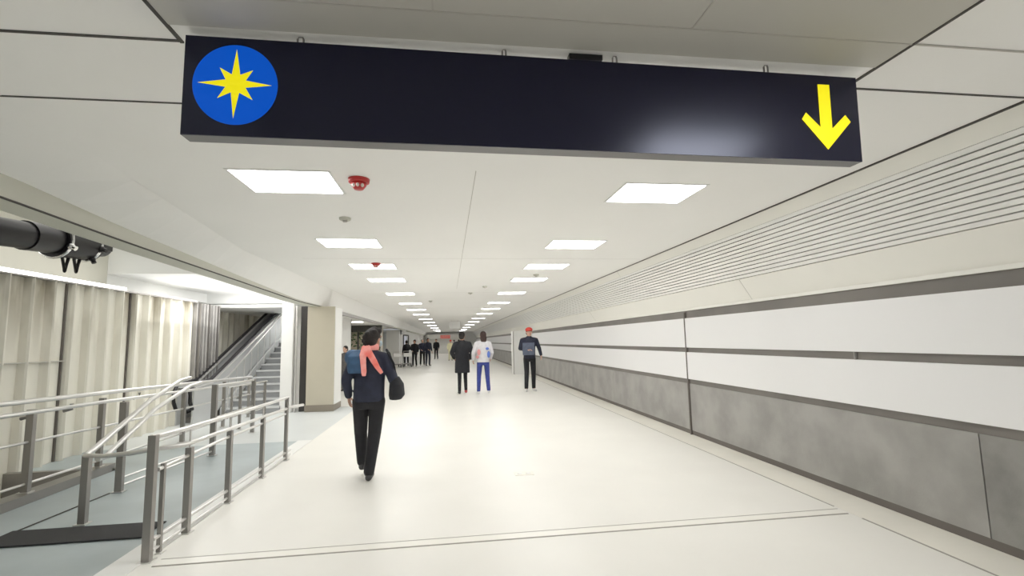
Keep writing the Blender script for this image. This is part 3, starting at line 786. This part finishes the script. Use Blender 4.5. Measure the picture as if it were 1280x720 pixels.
# 1. striding person with coral scarf, walking away from the camera
J = dict(head=(.035, .03, 1.60), yaw=-.55, tilt=.10, pelvis=(-.005, 0, .93), chest=(0, .02, 1.27), neck=(.005, .03, 1.47),
         shL=(-.175, .01, 1.385), shR=(.175, .02, 1.385), elL=(-.255, -.06, 1.13), elR=(.275, -.05, 1.13), wrL=(-.245, .05, .925), wrR=(.30, .12, .98),
         handL=(.12, .25, -1), handR=(-.2, .6, -.6),
         knL=(-.115, .13, .50), anL=(-.085, .07, .16), toL=(-.10, .20, .075), knR=(.06, .03, .50), anR=(.025, -.13, .085), toR=(.03, .02, .036))
t, topo, hd, s = person('person in black striding away with coral scarf, blue shoulder patch and black bag', (-.925, 5.95, 0), 0, J,
    top='cloth_navy', pants='trouser_black', shoes='shoe_dark', hair='hair_dark', skin='skin', vox=.009, bulk=1.04, hairstyle='messy', pantw=1.1)
m = MB(); m.loft([((-.13, -.075, 1.205), .105, .085), ((-.135, -.075, 1.30), .115, .095), ((-.14, -.06, 1.40), .105, .095), ((-.12, -.02, 1.475), .06, .065)])
m.ell((-.205, -.01, 1.385), (.085, .09, .095)); m.blob('shoulder_patch', ['patch_blue'], t, .009, 3)
def ribbon(mb, pts, w, th=.012, nrm=(0, 1, 0)):
    for i in range(len(pts) - 1): pass
    n = Vector(nrm).normalized(); vs = []
    for i, p in enumerate(pts):
        p = Vector(p); tdir = (Vector(pts[min(i + 1, len(pts) - 1)]) - Vector(pts[max(i - 1, 0)])).normalized()
        sd = tdir.cross(n).normalized(); ww = w[i] / 2
        vs += [p - sd * ww - n * th, p + sd * ww - n * th, p + sd * ww + n * th, p - sd * ww + n * th]
    fs = [(0, 1, 2, 3), tuple(len(vs) - 1 - i for i in range(4))]
    for i in range(len(pts) - 1):
        for k in range(4): a = i * 4 + k; b_ = i * 4 + (k + 1) % 4; fs.append((a, a + 4, b_ + 4, b_))
    return mb.add(vs, fs, 0, True)
m = MB()
m.loft([((.005, .025, 1.465), .095, .09), ((.008, .025, 1.50), .098, .092), ((.012, .028, 1.54), .082, .08)])
ribbon(m, [(-.045, -.095, 1.52), (-.055, -.150, 1.42), (-.045, -.175, 1.32), (-.035, -.180, 1.22), (-.038, -.178, 1.175)], [.06, .075, .065, .06, .045], .011)
ribbon(m, [(-.02, -.09, 1.52), (.02, -.145, 1.43), (.075, -.170, 1.34), (.115, -.172, 1.27), (.165, -.172, 1.20)], [.06, .075, .07, .055, .04], .011)
m.blob('scarf', ['scarf_coral'], t, .007, 3)
m = MB(); m.ell(Vector(hd) + Vector((.055, .075, -.055)), (.045, .04, .04)); m.blob('face_mask', ['mask_blue'], t, .008, 2)
m = MB(); m.loft([((.30, .03, .88), .07, .12), ((.315, .02, .93), .095, .15), ((.315, .0, 1.06), .085, .14), ((.30, -.01, 1.15), .045, .08)])
bag = m.blob('shoulder_bag', ['cloth_black'], t, .009, 4)
m = MB(); m.tube([(.31, .0, 1.13), (.285, -.06, 1.30), (.20, -.05, 1.47), (.22, .07, 1.42), (.31, .10, 1.12)], .014, 8); m.build('strap', ['cloth_black'], bag)

# 2. dark long coat
J = dict(head=(0, .02, 1.64), yaw=-.3, pelvis=(0, 0, .95), chest=(0, 0, 1.32), neck=(0, 0, 1.50), shL=(-.20, 0, 1.43), shR=(.20, 0, 1.43),
         elL=(-.30, -.05, 1.17), elR=(.29, -.05, 1.15), wrL=(-.22, .12, 1.0), wrR=(.23, .10, .98),
         knL=(-.08, .02, .50), anL=(-.09, -.05, .085), toL=(-.10, .10, .035), knR=(.09, .08, .51), anR=(.10, .04, .10), toR=(.10, .18, .05), s=1.04)
person('person in a bulky black knee-length coat walking away, one red shoe', (.42, 14.6, 0), .05, J, top='cloth_black', pants='trouser_black',
       shoes='shoe_dark', hair='hair_dark', vox=.013, coat=.30, bulk=1.14, hairstyle='short', shoe2='shoe_red', pantw=.85)
# 3. white jacket and blue trousers
J = dict(head=(.01, .02, 1.63), yaw=.1, pelvis=(0, 0, .94), chest=(0, 0, 1.30), neck=(0, 0, 1.49), shL=(-.18, 0, 1.42), shR=(.18, 0, 1.42),
         elL=(-.27, -.04, 1.16), elR=(.25, -.03, 1.15), wrL=(-.28, .08, .95), wrR=(.22, .10, .98),
         knL=(-.12, .04, .50), anL=(-.14, -.06, .085), toL=(-.17, .08, .035), knR=(.12, .06, .50), anR=(.15, .03, .09), toR=(.17, .16, .04), s=1.045)
t, topo, hd, s = person('person in a white printed jacket and blue trousers with long brown hair, walking away', (1.03, 14.4, 0), -.02, J, top='cloth_white', pants='trouser_blue',
       shoes='shoe_white', hair='hair_brown', skin='skin_fair', vox=.013, bulk=1.08, hairstyle='long', pantw=.95)
for c, r_, mt in (((-.13, -.155, 1.22), (.05, .02, .09), 'print_pink'), ((-.17, -.135, 1.08), (.045, .02, .05), 'print_pink'), ((.16, -.13, 1.15), (.045, .02, .10), 'print_blue'), ((.12, -.155, 1.32), (.05, .02, .04), 'print_blue')):
    m = MB(); m.ell(c, r_); m.build('jacket_print', [mt], t)
# 4. red cap, facing the camera
J = dict(head=(0, .02, 1.66), yaw=.1, pelvis=(0, 0, .97), chest=(0, 0, 1.34), neck=(0, 0, 1.52), shL=(-.20, 0, 1.45), shR=(.20, 0, 1.45),
         elL=(-.29, 0, 1.19), elR=(.27, .02, 1.20), wrL=(-.32, .09, .99), wrR=(.12, .24, 1.16),
         handL=(0, .3, -1), handR=(-1, .25, .1),
         knL=(-.10, .03, .52), anL=(-.11, -.03, .085), toL=(-.14, .11, .035), knR=(.10, .05, .52), anR=(.11, .0, .085), toR=(.14, .14, .035), s=1.08)
t, topo, hd, s = person('person in red cap and black uniform facing the viewer holding a grey folder', (2.47, 14.65, 0), PI + .05, J, top='cloth_navy', pants='trouser_black',
       shoes='shoe_white', hair='hair_dark', skin='skin_fair', vox=.013, bulk=1.0, cap='cap_red')
m = MB(); m.box(-.10, .27, .285, .31, 1.10, 1.47, 0, Matrix.Rotation(.0, 4, 'Y')); m.build('folder', ['cloth_slate'], t, .02)
m = MB(); m.ell((.10, .16, 1.25), (.16, .07, .12)); m.blob('vest_front', ['cloth_slate'], t, .013, 3)

# distant standing group
def stand(dx=0, arms=0, s=1.0):
    return dict(head=(0, .02, 1.60), yaw=dx, pelvis=(0, 0, .93), chest=(0, 0, 1.28), neck=(0, 0, 1.46), shL=(-.19, 0, 1.39), shR=(.19, 0, 1.39),
                elL=(-.25, -.03, 1.13), elR=(.25, -.03 + arms, 1.13), wrL=(-.25, .06, .90), wrR=(.22 - arms, .08 + arms, .92 + arms * .8),
                knL=(-.10, .04, .50), anL=(-.12, -.02, .085), toL=(-.14, .12, .035), knR=(.10, .02, .50), anR=(.12, 0, .085), toR=(.14, .14, .035), s=s)
far = [(-2.72, 32.6, .4, 'person in grey-black jacket beside the luggage carts, leftmost of the distant group', 'cloth_black', 'trouser_black', .98, 'hair_dark'),
       (-2.15, 32.0, 2.8, 'person in black in the middle of the distant standing group', 'cloth_black', 'trouser_black', 1.0, 'hair_dark'),
       (-1.72, 33.2, 3.3, 'person in dark blue top with pale collar, second from the right of the distant group', 'cloth_navy', 'trouser_black', 1.02, 'hair_grey'),
       (-1.32, 32.4, -2.6, 'person in navy with pale face turned to the group, rightmost of the distant group', 'cloth_navy', 'cloth_navy', 1.05, 'hair_dark')]
for x, y, rz, lb, tp, pt, s_, hr in far:
    person(lb, (x, y, 0), rz, stand(0, .12, s_), top=tp, pants=pt, hair=hr, vox=.022, fingers=False, eyes=False, group='distant standing group on the left')
person('tiny dark figure standing beyond the distant group near the left wall', (-1.05, 44, 0), 2.8, stand(0, 0, 1.05), top='cloth_black', pants='trouser_black', vox=.022, fingers=False, eyes=False)
person('tiny person in pale yellow coat with red cap behind the black coat', (.20, 40, 0), 3.1, stand(0, 0, .98), top='coat_yellow', pants='coat_yellow', cap='cap_red', vox=.022, fingers=False, eyes=False, coat=.2)
person('person in grey standing in the side hall left of the striding person', (-3.36, 16.6, 0), 2.6, stand(0, .1, .86), top='hair_grey', pants='hair_grey', skin='skin_fair', hair='hair_dark', vox=.018, fingers=False, eyes=False)
for x, y, lb in ((1.0, 46, 'tiny figure in grey far behind the couple, between coat and jacket'), (.62, 50, 'tiny dark figure farthest down the corridor middle')):
    person(lb, (x, y, 0), 0, stand(0, 0, 1.0), top='hair_grey', pants='trouser_black', vox=.024, fingers=False, eyes=False)

# ------------------------------------------------------------------ world and camera
w = bpy.data.worlds.new('world'); scene.world = w; w.use_nodes = True
bg = w.node_tree.nodes['Background']; bg.inputs['Color'].default_value = (.93, .95, 1, 1); bg.inputs['Strength'].default_value = .32
def area(name, loc, sx, sy, power, rot=(0, 0, 0), color=(1, .98, .95)):
    l = bpy.data.lights.new(name, 'AREA'); l.shape = 'RECTANGLE'; l.size = sx; l.size_y = sy; l.energy = power; l.color = color
    o = bpy.data.objects.new(name, l); COL.objects.link(o); o.location = loc; o.rotation_euler = rot; return o
area('bay_fill', (-4.5, 7.2, 3.5), 1.6, 2.5, 12)  # unseen fill lights added to brighten the left bay, no fixtures
area('bay_fill', (-4.6, 11.2, 2.82), 1.6, 2.2, 45)
area('bay_fill', (-4.6, 1.5, 3.5), 1.6, 4, 14)
area('stair_fill', (-5.2, 14.2, 3.6), .8, 1.6, 60)  # unseen fill lights added to lift the stairs and the wall beside them
area('stair_fill', (-4.8, 16.0, 4.1), 1.6, 3, 220)
area('bay_fill_up', (-4.8, 11.0, 2.0), 1.0, 3.2, 25, (PI, 0, 0))  # added upward fill that whitens the lobby ceiling, no fixture

cam = bpy.data.cameras.new('camera'); co = bpy.data.objects.new('camera', cam); COL.objects.link(co)
cam.sensor_width = 36; cam.lens = 600 / 1280 * 36; cam.clip_end = 200; cam.clip_start = .05
r = Vector((.99111589, -.13136147, -.02081945)); u = Vector((.00629683, -.11001523, .99390995)); fw = Vector((.13285193, .98521105, .10821069))
M = Matrix(((r.x, u.x, -fw.x, 0), (r.y, u.y, -fw.y, 0), (r.z, u.z, -fw.z, 1.55), (0, 0, 0, 1)))
co.matrix_world = M
scene.camera = co
scene.view_settings.view_transform = 'Standard'
scene.view_settings.look = 'None'
scene.view_settings.exposure = 0.14
scene.view_settings.gamma = 1.12
scene.cycles.max_bounces = 10; scene.cycles.diffuse_bounces = 6
